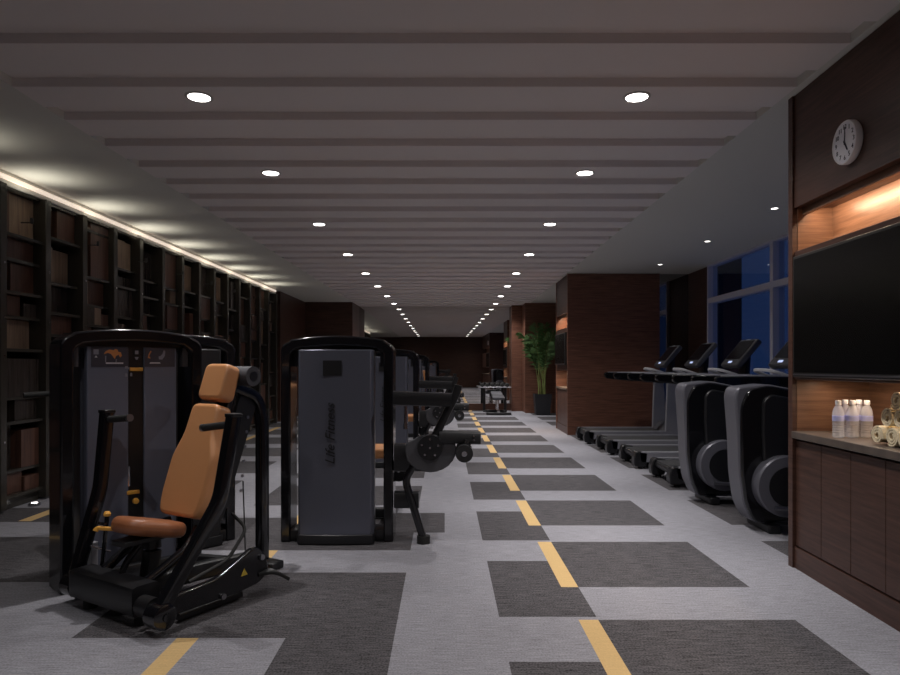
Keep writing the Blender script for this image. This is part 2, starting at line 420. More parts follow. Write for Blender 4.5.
# the television hangs in front of its housing
def television(loc, w, h, label, rz=0):
    t = thing('television', label, 'television', loc, rz)
    mb = MB(); mb.box(-.045, 0, -w/2, w/2, -h/2, h/2); mb.build('bezel', 'tv_bezel', t, bevel=.006)
    mb = MB(); mb.box(-.048, -.040, -w/2+.02, w/2-.02, -h/2+.03, h/2-.02); mb.build('display', 'tv_black', t, smooth=False)
    mb = MB(); mb.box(-.05, -.044, -w/2+.01, w/2-.01, -h/2+.012, -h/2+.022); mb.build('edge_strip', 'steel', t, smooth=False)
    return t
television((2.185-.003, 3.37, 1.60), 1.68, .76, 'large black flat television above the stone counter with bottles', math.radians(-1))
area('niche_lamp_upper', (2.285, 3.0, 2.285), 12, 2.4, .03, (.55, 0, -1), col=(1, .70, .46))
area('niche_lamp_lower', (2.36, 3.0, 1.195), 5.5, 2.3, .04, (0.05, 0, -1), col=(1, .76, .54))

# wooden pier with a second lit niche and screen on its side
pier = media_wall('wooden_pier', 'reddish brown wooden pier with lit side niche beyond the treadmills', (2.15, 12.42, 0), 1.35, 1.71, False, (.24, .40), None, .43)
for o in list(pier.children):
    if o.name.startswith('end_panel'): o.data.materials[0] = M['red_wood']
mb = MB(); mb.box(.42, 1.71, .055, 1.35, 0, CEIL-.005); mb.build('back_body', 'red_wood', pier, smooth=False)
mb = MB(); mb.box(-.012, 1.71, 1.35, 1.40, 0, CEIL-.005); mb.build('rear_panel', 'red_wood', pier, smooth=False)
television((2.147, 13.12, 1.62), 1.16, .62, 'small black screen set in the side of the wooden pier')
area('pier_lamp_upper', (2.25, 13.1, 2.285), 9, 1.1, .03, (.55, 0, -1), col=(1, .70, .46))
area('pier_lamp_lower', (2.33, 13.1, 1.195), 10, 1.1, .04, (0, 0, -1), col=(1, .70, .46))

# ------------------------------------------------------------------ clock
ck = thing('wall_clock', 'round white wall clock reading five on dark wood', 'clock', (2.185-.012, 3.630, 2.510), math.radians(-1))
mb = MB(); mb.lathe([(.112, 0), (.118, -.008), (.118, -.034), (.114, -.040), (.108, -.036), (.107, -.028)], axis='x', n=40); mb.build('case', 'white_plastic', ck)
mb = MB(); mb.cyl((0, 0, 0), .1085, -.034, -.029, 'x', 40); face_o = mb.build('dial', 'clock_face', ck)
# dial plane: seen from -x, right of the dial is local -y
DM = Matrix(((0, 0, -1, -.035), (-1, 0, 0, 0), (0, 1, 0, 0), (0, 0, 0, 1)))
for h in range(1, 13):
    a = PI/2-h*PI/6
    text_mesh('numeral', str(h), .036, 'clock_ink', ck, DM @ Matrix.Translation((.084*math.cos(a), .084*math.sin(a), 0)))
def hand(name, ang, l, w):
    mb = MB(DM @ Matrix.Rotation(ang, 4, 'Z')); mb.add([(-.012, -w, .001), (l, -w*.5, .001), (l, w*.5, .001), (-.012, w, .001), (-.012, -w, .003), (l, -w*.5, .003), (l, w*.5, .003), (-.012, w, .003)],
        [(0, 1, 2, 3), (4, 7, 6, 5), (0, 4, 5, 1), (1, 5, 6, 2), (2, 6, 7, 3), (3, 7, 4, 0)])
    mb.build(name, 'clock_ink', ck, smooth=False)
hand('hour_hand', PI/2-5*PI/6, .055, .006); hand('minute_hand', PI/2-.1*PI/6, .085, .004)

# ------------------------------------------------------------------ bottles and towels on the counter
def bottle(name, loc, label):
    t = thing(name, label, 'bottle', loc, group='water bottles on the counter')
    mb = MB(); pr = [(.024, 0), (.030, .004), (.031, .012)]
    for k in range(5):
        z = .02+k*.014; pr += [(.031, z), (.0285, z+.006), (.031, z+.012)]
    pr += [(.0305, .095), (.0305, .128), (.031, .132), (.029, .15), (.022, .172), (.013, .188), (.0125, .196)]
    mb.lathe(pr, n=20); mb.build('body', 'bottle_plastic', t)
    mb = MB(); mb.lathe([(.0155, .190), (.016, .194), (.016, .212), (.0145, .215), (0, .215)], n=18); mb.build('cap', 'white_plastic', t)
    mb = MB(); mb.lathe([(.0312, .096), (.0314, .1), (.0314, .125), (.0312, .128)], n=20); mb.build('label_band', 'bottle_label', t)
    return t
btx = [('front', 0, 0), ('front', 1, 0), ('front', 2, 0), ('back', 0, 1), ('back', 1, 1)]
blabels = ['clear water bottle at the aisle end of the front row of three',
           'clear water bottle in the middle of the front row of three',
           'clear water bottle at the wall end of the front row of three',
           'clear water bottle in the back row of two, on the aisle side',
           'clear water bottle in the back row of two, on the wall side']
for k, (r_, i, j) in enumerate(btx):
    bottle('water_bottle', (2.236+.081*(i+j), 3.86+.070*j-.004*i, .8755), blabels[k])

def towel(loc, label, seed):
    rnd = random.Random(seed)
    t = thing('rolled_towel', label, 'towel', loc, group='rolled towels on the counter')
    L = .24
    mb = MB(); sp = []
    # spiral roll: one rolled sheet of towelling with an open spiral end
    N = 52
    for i in range(N+1):
        a = i/N*2*PI*2.5; r = .014+.034*i/N
        sp.append((r*math.cos(a+rnd.random()*.05+seed), r*math.sin(a+seed), .0085))
    vs = []; fs = []
    for (y, z, th) in sp:
        d = math.hypot(y, z); uy, uz = y/d, z/d
        for q in (-th/2, th/2):
            for x in (0, L): vs.append((x+(q*q*60 if x == 0 else 0), y+uy*q, z+uz*q))
    for i in range(N):
        a = i*4; b = (i+1)*4
        fs += [(a+2, a+3, b+3, b+2), (a, b, b+1, a+1), (a, a+2, b+2, b), (a+1, b+1, b+3, a+3)]
    fs += [(0, 1, 3, 2), (N*4, N*4+2, N*4+3, N*4+1)]
    mb.add(vs, fs); mb.build('spiral_cloth', 'towel', t)
    mb = MB(); mb.cyl((0, 0, 0), .040, .012, L-.01, 'x', 18); mb.build('inner_roll', 'towel_core', t)
    return t
TR = .0528
tz0 = .8755+TR
tl = [(3.545, 0, 'cream rolled towel in the bottom row, beside the bottles'), (3.437, 0, 'cream rolled towel in the middle of the bottom row'),
      (3.329, 0, 'cream rolled towel in the bottom row, at the end away from the bottles'), (3.491, 1, 'cream rolled towel in the second row, on the bottles side'),
      (3.383, 1, 'cream rolled towel in the second row, away from the bottles'), (3.437, 2, 'cream rolled towel alone on top of the pile')]
for k, (y, row, lab) in enumerate(tl): towel((2.235+.012*row+.006*(k % 2), y-.035, tz0+row*.0925), lab, k*1.7+.4)

# ------------------------------------------------------------------ shelving along the side wall
SX = -3.95; PIT = .645; SB, ST = .10, 2.90
names_ord = ['first', 'second', 'third', 'fourth', 'fifth', 'sixth', 'seventh', 'eighth', 'ninth', 'tenth', 'eleventh', 'twelfth', 'thirteenth', 'fourteenth', 'fifteenth', 'sixteenth']
for i in range(16):
    y = 4.53+PIT*i
    t = thing('shelving_bay', 'black shelving bay with brown panels, %s in the wall run from the camera end' % names_ord[i], 'shelving', (SX, y, 0), group='shelving bays along the wall')
    rnd = random.Random(i*13+5)
    mb = MB(); mb.box(-.42, .02, -.042, .042, .02, ST); mb.build('post', 'shelf_black', t, bevel=.004)
    mb = MB(); mb.box(-.45, -.40, .043, PIT-.043, SB, ST); mb.build('back_board', 'panel_dark', t, smooth=False)
    mb = MB(); mb.box(-.38, -.06, .043, PIT-.043, .0, SB); mb.build('plinth', 'shelf_black', t, smooth=False)
    zs = [SB]; 
    while zs[-1] < ST-.62: zs.append(zs[-1]+rnd.choice((.22, .30, .36, .44, .52)))
    zs.append(ST-.025)
    for k, z in enumerate(zs):
        mb = MB(); mb.box(-.40, -.012-(.03 if k % 2 else 0), .043, PIT-.043, z, z+.028); mb.build('shelf', 'shelf_black', t, bevel=.002, smooth=False)
    for k in range(len(zs)-1):
        z0, z1 = zs[k]+.028, zs[k+1]
        nb = rnd.choice((1, 2, 2, 3)); y0 = .044; wtot = PIT-.088
        cuts = sorted([0]+[rnd.uniform(.25, .75) for _ in range(nb-1)]+[1])
        for c in range(nb):
            d = rnd.choice((.045, .07, .10, .14))
            kind = rnd.choice(('panel_brown', 'panel_brown', 'panel_brown', 'panel_dark', 'panel_dark', 'panel_lit_tan' if z0 > 1.4 else 'panel_brown', 'panel_lit_tan' if z0 > 1.9 else 'panel_dark'))
            ya, yb = y0+cuts[c]*wtot, y0+cuts[c+1]*wtot-.004
            if yb-ya < .05: continue
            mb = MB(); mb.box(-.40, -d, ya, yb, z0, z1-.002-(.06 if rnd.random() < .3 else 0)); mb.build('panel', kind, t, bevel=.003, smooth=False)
    mb = MB()
    for z in (.62, 1.38, 1.72, 2.2): mb.cyl((0.02, 0, z), .009, -.002, .008, 'x', 10)
    mb.build('pin', 'chrome', t)
mb = MB(); mb.box(-.42, .02, -.042, .042, .02, ST)
o = mb.build('shelving_end_post', 'shelf_black', bevel=.004); o.location = (SX, 4.53+PIT*16, 0); tag(o, 'black upright closing the far end of the shelving run', 'post')
mb = MB(); mb.box(XL, SX-.02, 4.49, 4.53+PIT*16+.05, ST+.005, CEIL)
struct(mb.build('trim_3', 'soffit_paint', smooth=False))
mb = MB(); mb.box(SX-.02, SX+.004, 4.70, 4.53+PIT*16, ST+.045, ST+.08)
tag(mb.build('led_strip', 'led_cream', smooth=False), 'long cream light strip running along the top of the shelving', 'light strip')
y = 4.95; k = 0
while y < 14.8:
    t = thing('shelf_uplight', 'tiny black uplight on the shelving front, %s along from the camera end' % names_ord[k], 'uplight', (SX+.10, y, ST-.28), group='uplights along the shelving')
    mb = MB(); mb.lathe([(.008, -.03), (.014, -.025), (.014, .02), (.011, .02), (.010, .012), (0, .012)], n=12); mb.build('head', 'satin_black', t)
    mb = MB(); mb.tube([(-.10, 0, -.02), (0, 0, -.02)], .005, 6); mb.build('arm', 'satin_black', t)
    spot('cove_beam', (0, 0, .022), 5.5, 118, 1.0, aim=(.35, 0, 1), col=(1, .93, .78), radius=.008, parent=t)
    y += 1.13; k += 1
mb = MB(); mb.lathe([(.045, 0), (.05, .004), (.05, .018), (.042, .024), (.0, .024)], (0, 0, 0)); 
fu = thing('floor_uplight', 'small round glowing floor light at the foot of the shelving', 'floor light', (-3.87, 6.15, 0))
mb.build('housing', 'steel', fu)
mb = MB(); mb.cyl((0, 0, 0), .026, .0235, .027); mb.build('lens', 'lamp_small', fu)
# end wall panel between shelving and far mirror
mb = MB(); mb.box(XL, SX-.05, 15.4, 18.0, 0, CEIL); struct(mb.build('trim_4', 'dark_wood', smooth=False))

# ------------------------------------------------------------------ ceiling lights
def downlight(x, y, label, group, r, z=CEIL, power=0, small=False, size=140):
    t = thing('ceiling_light', label, 'ceiling light', (x, y, z), group=group)
    mb = MB(); mb.lathe([(r*.86, -.001), (r*1.12, -.001), (r*1.14, -.004), (r*.9, -.008), (r*.86, -.004)], n=28); mb.build('rim', 'lamp_rim', t)
    mb = MB(); mb.cyl((0, 0, 0), r*.88, -.006, -.002, n=28); mb.build('lens', 'lamp_small' if small else 'lamp_on', t)
    if power:
        spot('downlight_beam', (0, 0, -.02), power*(1 if small else .50), size, 1.0, radius=.022, parent=t, col=(1, .965, .945))
        if not small: spot('downlight_beam', (0, 0, -.022), power*.72, 52, 1.0, radius=.022, parent=t, col=(1, .965, .945))
    return t
PW = 150
rows = [0.3, 2.1, 4.27, 5.95, 8.1, 10.3, 12.4, 14.4, 16.45, 18.4]
nm = ['', '', 'first visible', 'second visible', 'third visible', 'fourth visible', 'fifth visible', 'sixth visible', 'seventh visible', 'last']
for side, x in (('shelving', -1.63), ('treadmill', 1.18)):
    for i, y in enumerate(rows):
        lab = 'round recessed ceiling light, %s from the camera in the row on the %s side' % (nm[i] if nm[i] else ('one behind' if i == 0 else 'one overhead'), side)
        downlight(x, y, lab, 'recessed ceiling lights', .078, power=PW*(.66 if x < 0 else 1.08)*(.4, .72, 1, 1, 1, 1, 1, 1, 1, 1)[i])
for i, y in enumerate((7.28, 9.2, 11.3)):
    downlight(3.52, y, 'small ceiling light above the treadmills, %s from the media wall' % names_ord[i], 'small lights over the treadmills', .040, power=14, small=True, size=90)

# ------------------------------------------------------------------ weight tower (front face at local y=0 facing -y, body behind)
def arch(w, zc, zp, inset=0.0, rad=.075, n=10):
    """outline of the arched frame, from bottom at -w/2 over the bowed top to +w/2"""
    h = w/2-inset; pts = [(-h, 0.0)]
    top = lambda x: zp-inset-(zp-zc)*(x/(w/2))**2
    pts += [(-h, top(-h)-rad)]
    for i in range(1, 6):
        a = PI-i*PI/12
        pts.append((-h+rad+rad*math.cos(a), top(-h)-rad+rad*math.sin(a)*.98))
    for i in range(n+1):
        x = -h+rad+(2*h-2*rad)*i/n; pts.append((x, top(x)))
    for i in range(1, 6):
        a = PI/2-i*PI/12
        pts.append((h-rad+rad*math.cos(a), top(h)-rad+rad*math.sin(a)*.98))
    pts += [(h, top(h)-rad), (h, 0.0)]
    return pts
def arch_frame(mb, y0, y1, tw, z0=.0):
    o = arch(.825, 1.470, 1.512); i_ = arch(.825, 1.470, 1.512, tw, .05)
    if len(o) != len(i_): raise ValueError
    n = len(o); vs = []
    for (p, q) in zip(o, i_):
        pz = max(p[1], z0); qz = max(q[1], z0)
        vs += [(p[0], y0, pz), (q[0], y0, qz), (p[0], y1, pz), (q[0], y1, qz)]
    fs = []
    for k in range(n-1):
        a, b = k*4, (k+1)*4
        fs += [(a, b, b+1, a+1), (a+2, a+3, b+3, b+2), (a, a+2, b+2, b), (a+1, b+1, b+3, a+3)]
    fs += [(0, 1, 3, 2), ((n-1)*4, (n-1)*4+2, (n-1)*4+3, (n-1)*4+1)]
    mb.add(vs, fs)
def tower(t, T, full_front=True, logo=True):
    P = lambda: MB(T)
    mb = P(); arch_frame(mb, 0, .22, .072, .0); mb.build('tower_frame', 'gloss_black', t, bevel=.012, seg=3)
    mb = P(); mb.bar([(-.40, .11, .045), (.40, .11, .045)], .20, .09); mb.build('tower_foot', 'satin_black', t)
    # front shroud: two grey panels and a dark centre column
    for x0, x1 in ((-.262, -.030), (.062, .262)):
        mb = P(); mb.box(x0, x1, .045, .10, .06, 1.405); mb.build('front_panel', 'shroud', t, bevel=.006)
    mb = P(); mb.box(-.030, .062, .060, .11, .06, 1.405); mb.build('centre_column', 'satin_black', t, smooth=False)
    mb = P(); mb.box(-.33, .33, .07, .16, 1.395, 1.45); mb.build('top_crosspiece', 'satin_black', t, bevel=.006)
    for sx in (-1, 1):
        mb = P(); mb.box(sx*.322-.018, sx*.322+.018, .05, .1, 1.285, 1.405); mb.build('corner_plate', 'mid_plastic', t, bevel=.003)
    # weight stack plates and guide rods behind the column
    for sx in (-.03, .07):
        mb = P(); mb.tube([(sx+.0, .125, .08), (sx, .125, 1.40)], .009, 8); mb.build('guide_rod', 'chrome', t)
    # exercise placards
    mb = P(); mb.box(-.240, -.032, .0415, .0455, 1.285, 1.402); pl = mb.build('placard', 'placard', t, smooth=False)
    mb = P(); mb.box(.064, .250, .0415, .0455, 1.285, 1.402); pr = mb.build('placard', 'placard', t, smooth=False)
    Z = .0405
    def poly(ps, mat, nm, par):
        mb = P(); mb.prism(ps, 'y', Z, .042); mb.build(nm, mat, par, smooth=False)
    poly([(-.228, 1.358), (-.200, 1.358), (-.200, 1.388), (-.228, 1.388)], 'print_grey', 'printed_icon', pl)
    poly([(-.222, 1.340), (-.214, 1.352), (-.206, 1.340)], 'print_white', 'printed_arrow', pl)
    poly([(-.172, 1.360), (-.160, 1.378), (-.140, 1.388), (-.116, 1.384), (-.108, 1.392), (-.094, 1.388), (-.092, 1.376), (-.076, 1.372), (-.070, 1.352), (-.080, 1.340), (-.088, 1.358), (-.104, 1.350), (-.110, 1.330), (-.120, 1.346), (-.132, 1.362), (-.150, 1.368)], 'print_orange', 'muscle_figure', pl)
    poly([(-.164, 1.312), (-.160, 1.312), (-.158, 1.350), (-.163, 1.350)], 'print_grey', 'printed_line', pl)
    poly([(-.106, 1.312), (-.101, 1.312), (-.099, 1.332), (-.104, 1.332)], 'print_grey', 'printed_line', pl)
    poly([(-.160, 1.303), (-.062, 1.303), (-.062, 1.311), (-.160, 1.311)], 'print_white', 'caption_bar', pl)
    poly([(.082, 1.340), (.098, 1.336), (.096, 1.344), (.090, 1.350), (.100, 1.374), (.106, 1.380), (.098, 1.384), (.086, 1.360)], 'print_orange', 'muscle_figure', pr)
    poly([(.150, 1.332), (.170, 1.330), (.186, 1.352), (.190, 1.384), (.180, 1.390), (.172, 1.366), (.160, 1.352), (.148, 1.350)], 'print_grey', 'muscle_figure', pr)
    poly([(.092, 1.305), (.160, 1.305), (.156, 1.313), (.098, 1.313)], 'print_white', 'caption_bar', pr)
    poly([(.006, 1.362), (.026, 1.362), (.026, 1.384), (.006, 1.384)], 'print_grey', 'printed_icon', t)
    poly([(.004, 1.345), (.028, 1.345), (.020, 1.328), (.012, 1.328)], 'print_grey', 'printed_arrow', t)
    for (x, z, w, h) in ((-.052, 1.275, .016, .014), (-.034, 1.270, .008, .012), (-.052, 1.225, .014, .02), (-.022, 1.228, .012, .02)):
        poly([(x, z), (x+w, z), (x+w, z+h), (x, z+h)], 'print_grey', 'printed_mark', t)
    mb = P(); mb.bar([(-.022, .052, 1.27), (.052, .052, 1.27)], .028, .022); mb.build('selector_handle', 'knob', t)
    mb = P(); mb.bar([(-.040, .050, .520), (.032, .050, .520)], .028, .022); mb.build('weight_pin', 'knob', t)
    mb = P(); mb.lathe([(.014, 0), (.019, -.012), (.017, -.03), (0, -.034)], (.006, .05, .468), 'y', 14); mb.build('pin_knob', 'knob', t)
    mb = P(); mb.tube([(-.028, .05, .68), (-.028, .05, .56)], .008, 8); mb.build('guide_pin', 'chrome', t)
    # rear shroud with its upright logo
    mb = P()
    prof = [(-.272, .265), (-.258, .290), (.0, .305), (.258, .290), (.272, .265), (.272, .13), (-.272, .13)]
    mb.prism(prof, 'z', .06, 1.408); rs = mb.build('rear_panel', 'rear_shroud', t, bevel=.006)
    mb = P(); mb.prism([(p[0]*1.03, p[1]*1.035 if p[1] > .2 else p[1]) for p in prof], 'z', 0.005, .075); mb.build('rear_skirt', 'satin_black', t, bevel=.006)
    mb = P(); mb.prism([(-.05, .297), (.085, .297), (.085, .3075), (-.05, .3055)], 'z', 1.22, 1.33); mb.build('rear_badge', 'satin_black', rs, smooth=False)
    if logo:
        # reads bottom to top when seen from behind (viewed along -y)
        MT = T @ Matrix.Translation((.03, .3085, .80)) @ Matrix(((0, 1, 0, 0), (0, 0, 1, 0), (1, 0, 0, 0), (0, 0, 0, 1)))
        text_mesh('rear_logo', 'Life Fitness', .098, 'logo_dark', rs, MT, shear=.35, ext=.002)

# ------------------------------------------------------------------ chest press machine
def rounded(poly, r, n=4):
    N = len(poly); out = []
    for i in range(N):
        a, b, c = Vector(poly[i-1]), Vector(poly[i]), Vector(poly[(i+1) % N])
        d1, d2 = a-b, c-b; k = min(r, d1.length*.45, d2.length*.45)
        s, e = b+d1.normalized()*k, b+d2.normalized()*k
        for j in range(n+1):
            u = j/n; q = s*(1-u)**2+b*2*u*(1-u)+e*u*u; out.append((q.x, q.y))
    return out
def pad(T, poly, th, mats, name, t, bev=.018):
    mb = MB(T); mb.prism(rounded(poly, .045), 'z', 0, th)
    return mb.build(name, mats, t, bevel=bev, seg=4)

CP = thing('chest_press_machine', 'chest press machine with tan leather seat and backrest and grey weight tower', 'gym machine', (-1.73, 3.43, 0), math.radians(-30.7))
inv = (Matrix.Translation((-1.73, 3.43, 0)) @ Matrix.Rotation(math.radians(-30.7), 4, 'Z')).inverted()
TT = inv @ Matrix.Translation((-1.915, 4.025, 0)) @ Matrix.Rotation(math.radians(46), 4, 'Z')
tower(CP, TT, logo=True)
I4 = Matrix.Identity(4)
# pads: plane of the backrest leans back
lean = math.atan2(.665-.43, 1.29-.455)
def back_T(y, z, a): return Matrix.Translation((0, y, z)) @ Matrix.Rotation(PI/2-a, 4, 'X') @ I4
BT = back_T(.455, .425, math.atan2(.27, .835))       # local x = sideways, local y = up the pad, local z = towards the front
pad(BT, [(-.160, -.01), (.160, -.01), (.182, .10), (.178, .33), (.125, .46), (.114, .645), (-.114, .645), (-.125, .46), (-.178, .33), (-.182, .10)], .115, 'leather', 'backrest', CP, .022)
pad(BT, [(-.108, .672), (.108, .672), (.104, .895), (-.104, .895)], .105, 'leather', 'headrest', CP, .022)
mb = MB(BT); mb.box(-.06, .06, .05, .88, -.035, .004); mb.build('backrest_plate', 'satin_black', CP, bevel=.008)
ST_ = Matrix.Translation((0, .180, .378)) @ Matrix.Rotation(math.radians(-15), 4, 'X')
so = pad(ST_, [(-.125, -.14), (-.07, -.195), (.07, -.195), (.125, -.14), (.130, .06), (.085, .18), (-.085, .18), (-.130, .06)], .085, 'leather_side', 'seat', CP, .036)
# frame
fr = MB()
fr.bar([(-.31, 0, .135), (.25, -.01, .135)], .15, .150, rr=.16); fr.build('front_crossbeam', 'satin_black', CP)
for fx in (-.24, .20):
    fr = MB(); fr.cyl((fx, 0, 0), .035, 0, .065, n=14); fr.build('rubber_foot', 'rubber', CP)
fr = MB(); fr.bar(fillet([(0, .02, .12), (0, .55, .10), (0, .96, .06)], .1), .09, .10)
fr.build('base_beam', 'satin_black', CP)
fr = MB(); fr.bar(fillet([(0, .17, .1), (0, .20, .30), (0, .19, .375)], .05), .08, .08); fr.build('seat_post', 'satin_black', CP)
fr = MB(); fr.box(-.06, .06, .0, .34, .355, .385, Matrix.Translation((0, 0, 0))); fr.build('seat_bracket', 'satin_black', CP, bevel=.006)
fr = MB(); fr.bar(fillet([(0, .12, .34), (-.02, .05, .25), (-.03, .03, .15)], .05), .035, .03); fr.build('lever_link', 'gloss_black', CP)
fr = MB(); fr.bar(fillet([(-.20, .02, .17), (-.20, .30, .36), (-.14, .42, .40)], .05), .045, .045); fr.bar(fillet([(.16, .02, .17), (.16, .30, .30), (.10, .42, .38)], .05), .045, .045)
fr.build('seat_brace', 'gloss_black', CP)
fr = MB(); fr.bar(fillet([(0, .985, .0), (0, .985, .96), (0, .93, 1.10), (0, .74, 1.165), (0, .69, 1.16)], .16, 8), .070, .070, up=(1, 0, 0)); fr.build('rear_post', 'gloss_black', CP)
fr = MB(); fr.box(-.14, .14, .93, 1.04, 0, .05); fr.build('rear_foot', 'satin_black', CP, bevel=.01)
fr = MB(); fr.prism(rounded([(.58, .36), (.66, .36), (.93, 1.05), (.86, 1.12), (.80, 1.12), (.60, .56)], .03), 'x', -.012, .012); pp = fr.build('adjuster_plate', 'satin_black', CP, bevel=.003)
for q in range(6):
    fr = MB(); fr.cyl((0, .80+.012*q*.9, .52+.09*q), .010, .010, .016, 'x', 10); fr.build('bolt', 'steel', pp)
fr = MB(); fr.tube([(-.15, .775, 1.228), (.15, .775, 1.228)], .060, 20); ro = fr.build('foam_roller', 'foam_grey', CP)
fr = MB(); fr.cyl((0, .775, 1.228), .030, .148, .153, 'x', 16); fr.build('roller_cap', 'satin_black', ro)
fr = MB(); fr.bar(fillet([(0, .60, .34), (0, .52, .62), (0, .72, 1.22)], .1), .07, .05, up=(1, 0, 0)); fr.build('backrest_support', 'satin_black', CP)
fr = MB(); fr.lathe([(.05, -.02), (.075, -.012), (.075, .012), (.05, .02)], (.06, .62, .52), 'x', 20); fr.build('pulley', 'satin_black', CP)
# press arms with grips
for s_, (b0, b1, b2) in ((1, (-.055, .255, .345)), (-1, (.0, .145, .185))):
    X = .47*s_ if s_ > 0 else -.39
    arm = MB(); arm.bar(fillet([(X-(.05 if s_ > 0 else 0), b0, .12), (X, b1, .60), (X, b2, 1.03)], .06, 6), .068, .060, up=(1, 0, 0))
    am = arm.build('press_arm', 'gloss_black', CP)
    e = MB(); e.box(X-.032, X+.032, b2-.034, b2+.034, 1.022, 1.042); e.build('arm_cap', 'satin_black', am, bevel=.004)
    g0 = Vector((X, b2, .985)); g1 = Vector((X-s_*.235, b2-.012, .955 if s_ > 0 else 1.005))
    d = (g1-g0)
    e = MB(); e.tube([g0, g0+d*.16], .012, 10); e.build('grip_neck', 'chrome', am)
    e = MB(); e.tube([g0+d*.13, g0+d*.95], .020, 14); gr = e.build('grip', 'rubber', am)
    e = MB(); e.tube([g0+d*.93, g1], .0205, 14); e.build('grip_end', 'steel', am)
    pv = MB(); pv.lathe([(.045, -.05), (.062, -.042), (.062, .042), (.045, .05)], (X-(.05 if s_ > 0 else 0), b0, .10), 'x', 24); pv.lathe([(.02, .05), (.02, .058), (0, .06)], (X-(.05 if s_ > 0 else 0), b0, .10), 'x', 12)
    pv.build('arm_pivot', 'gloss_black', am)
    e = MB(); e.cyl((X-s_*.135 if s_ > 0 else X+.085, b0, .125), .052, -.045, .045, 'x', 20); e.build('pivot_hub', 'satin_black', am)
# cranked side plates that drive the linkage
def side_plate(x, nm):
    pl_ = MB(); pl_.prism(rounded([(-.03, .065), (.10, .065), (.45, .06), (.60, .075), (.66, .13), (.64, .215), (.585, .275), (.54, .275), (.30, .175), (.08, .165), (-.03, .150)], .04), 'x', x-.02, x+.02)
    o = pl_.build(nm, 'gloss_black', CP, bevel=.008, seg=3); return o
sp = side_plate(.38, 'drive_plate')
e = MB(); e.prism([(.455, .145), (.500, .145), (.4775, .185)], 'x', .4005, .4025); e.build('warning_triangle', 'hazard', sp, smooth=False)
for by_, bz_ in ((.60, .215), (.33, .075)):
    e = MB(); e.cyl((.385, by_, bz_), .016, .012, .03, 'x', 10); e.build('bolt', 'steel', sp)
e = MB(); e.bar([(.34, .10, .03), (.34, .50, .03)], .05, .035); e.build('side_rail', 'satin_black', CP)
e = MB(); e.bar([(0, .86, .06), (-.42, .72, .06)], .06, .06); e.build('tower_link', 'satin_black', CP)
e = MB(); e.bar(fillet([(.38, .60, .12), (.43, .66, .13), (.46, .74, .07)], .04), .07, .02); e.build('foot_pedal', 'rubber', CP)
e = MB(); e.tube([(.36, .58, .12), (.43, .66, .125)], .014, 8); e.build('pedal_rod', 'satin_black', CP)
e = MB(); e.bar(fillet([(-.13, -.04, .43), (-.13, -.03, .445), (-.08, .02, .435), (-.08, .10, .41)], .02), .028, .018); e.build('seat_lever', 'knob', CP)
e = MB(); e.tube([(-.30, .10, .18), (-.30, .13, .46)], .012, 8); sl = e.build('start_lever', 'gloss_black', CP)
e = MB(); e.lathe([(.0, .455), (.018, .457), (.02, .47), (.012, .482), (0, .484)], (-.30, .13, 0), 'z', 12)
e.build('lever_knob', 'knob', sl)
e = MB(); e.tube([(-.30, .11, .28), (-.36, .16, .40)], .010, 8); e.tube([(-.34, .06, .30), (-.28, .14, .26)], .007, 8); e.tube([(-.33, .10, .42), (-.27, .10, .42)], .008, 8); e.build('linkage_rod', 'chrome', CP)
e = MB(); e.box(-.44, -.40, .10, .14, .10, .30); e.build('cable_guard', 'silver_plastic', CP, bevel=.004)
e = MB(); e.tube(fillet([(.05, .70, .40), (.22, .66, .34), (.30, .45, .22), (.30, .2, .17)], .06), .010, 8); e.build('cable', 'rubber', CP)
e = MB(); e.tube([(.12, .72, .60), (.12, .74, .12)], .004, 6); e.build('cable', 'rubber', CP)

# a second tower standing back to back behind the first
BM = thing('seated_row_machine', 'black weight machine standing back to back behind the chest press', 'gym machine', (-2.06, 4.80, 0), math.radians(226))
tower(BM, I4, logo=False)
for o in BM.children:
    if o.name.startswith('rear_panel'): o.data.materials[0] = M['satin_black']
e = MB(); e.bar([(0, -.02, .05), (0, -.75, .05)], .08, .08); e.box(-.2, .2, -.82, -.74, 0, .09); e.build('base_beam', 'satin_black', BM, bevel=.01)
e = MB(); e.bar([(0, -.5, .08), (0, -.5, .42)], .07, .07); e.build('seat_post', 'satin_black', BM)
pad(Matrix.Translation((0, -.5, .42)), [(-.17, -.18), (.17, -.18), (.17, .18), (-.17, .18)], .07, 'leather', 'seat', BM)
e = MB(); e.bar(fillet([(.25, .0, 1.12), (.25, -.30, 1.12), (.62, -.42, 1.10)], .08), .05, .05); am = e.build('row_arm', 'gloss_black', BM)
e = MB(); e.tube([(.60, -.42, 1.10), (.80, -.42, 1.09)], .02, 12); e.build('grip', 'rubber', am)

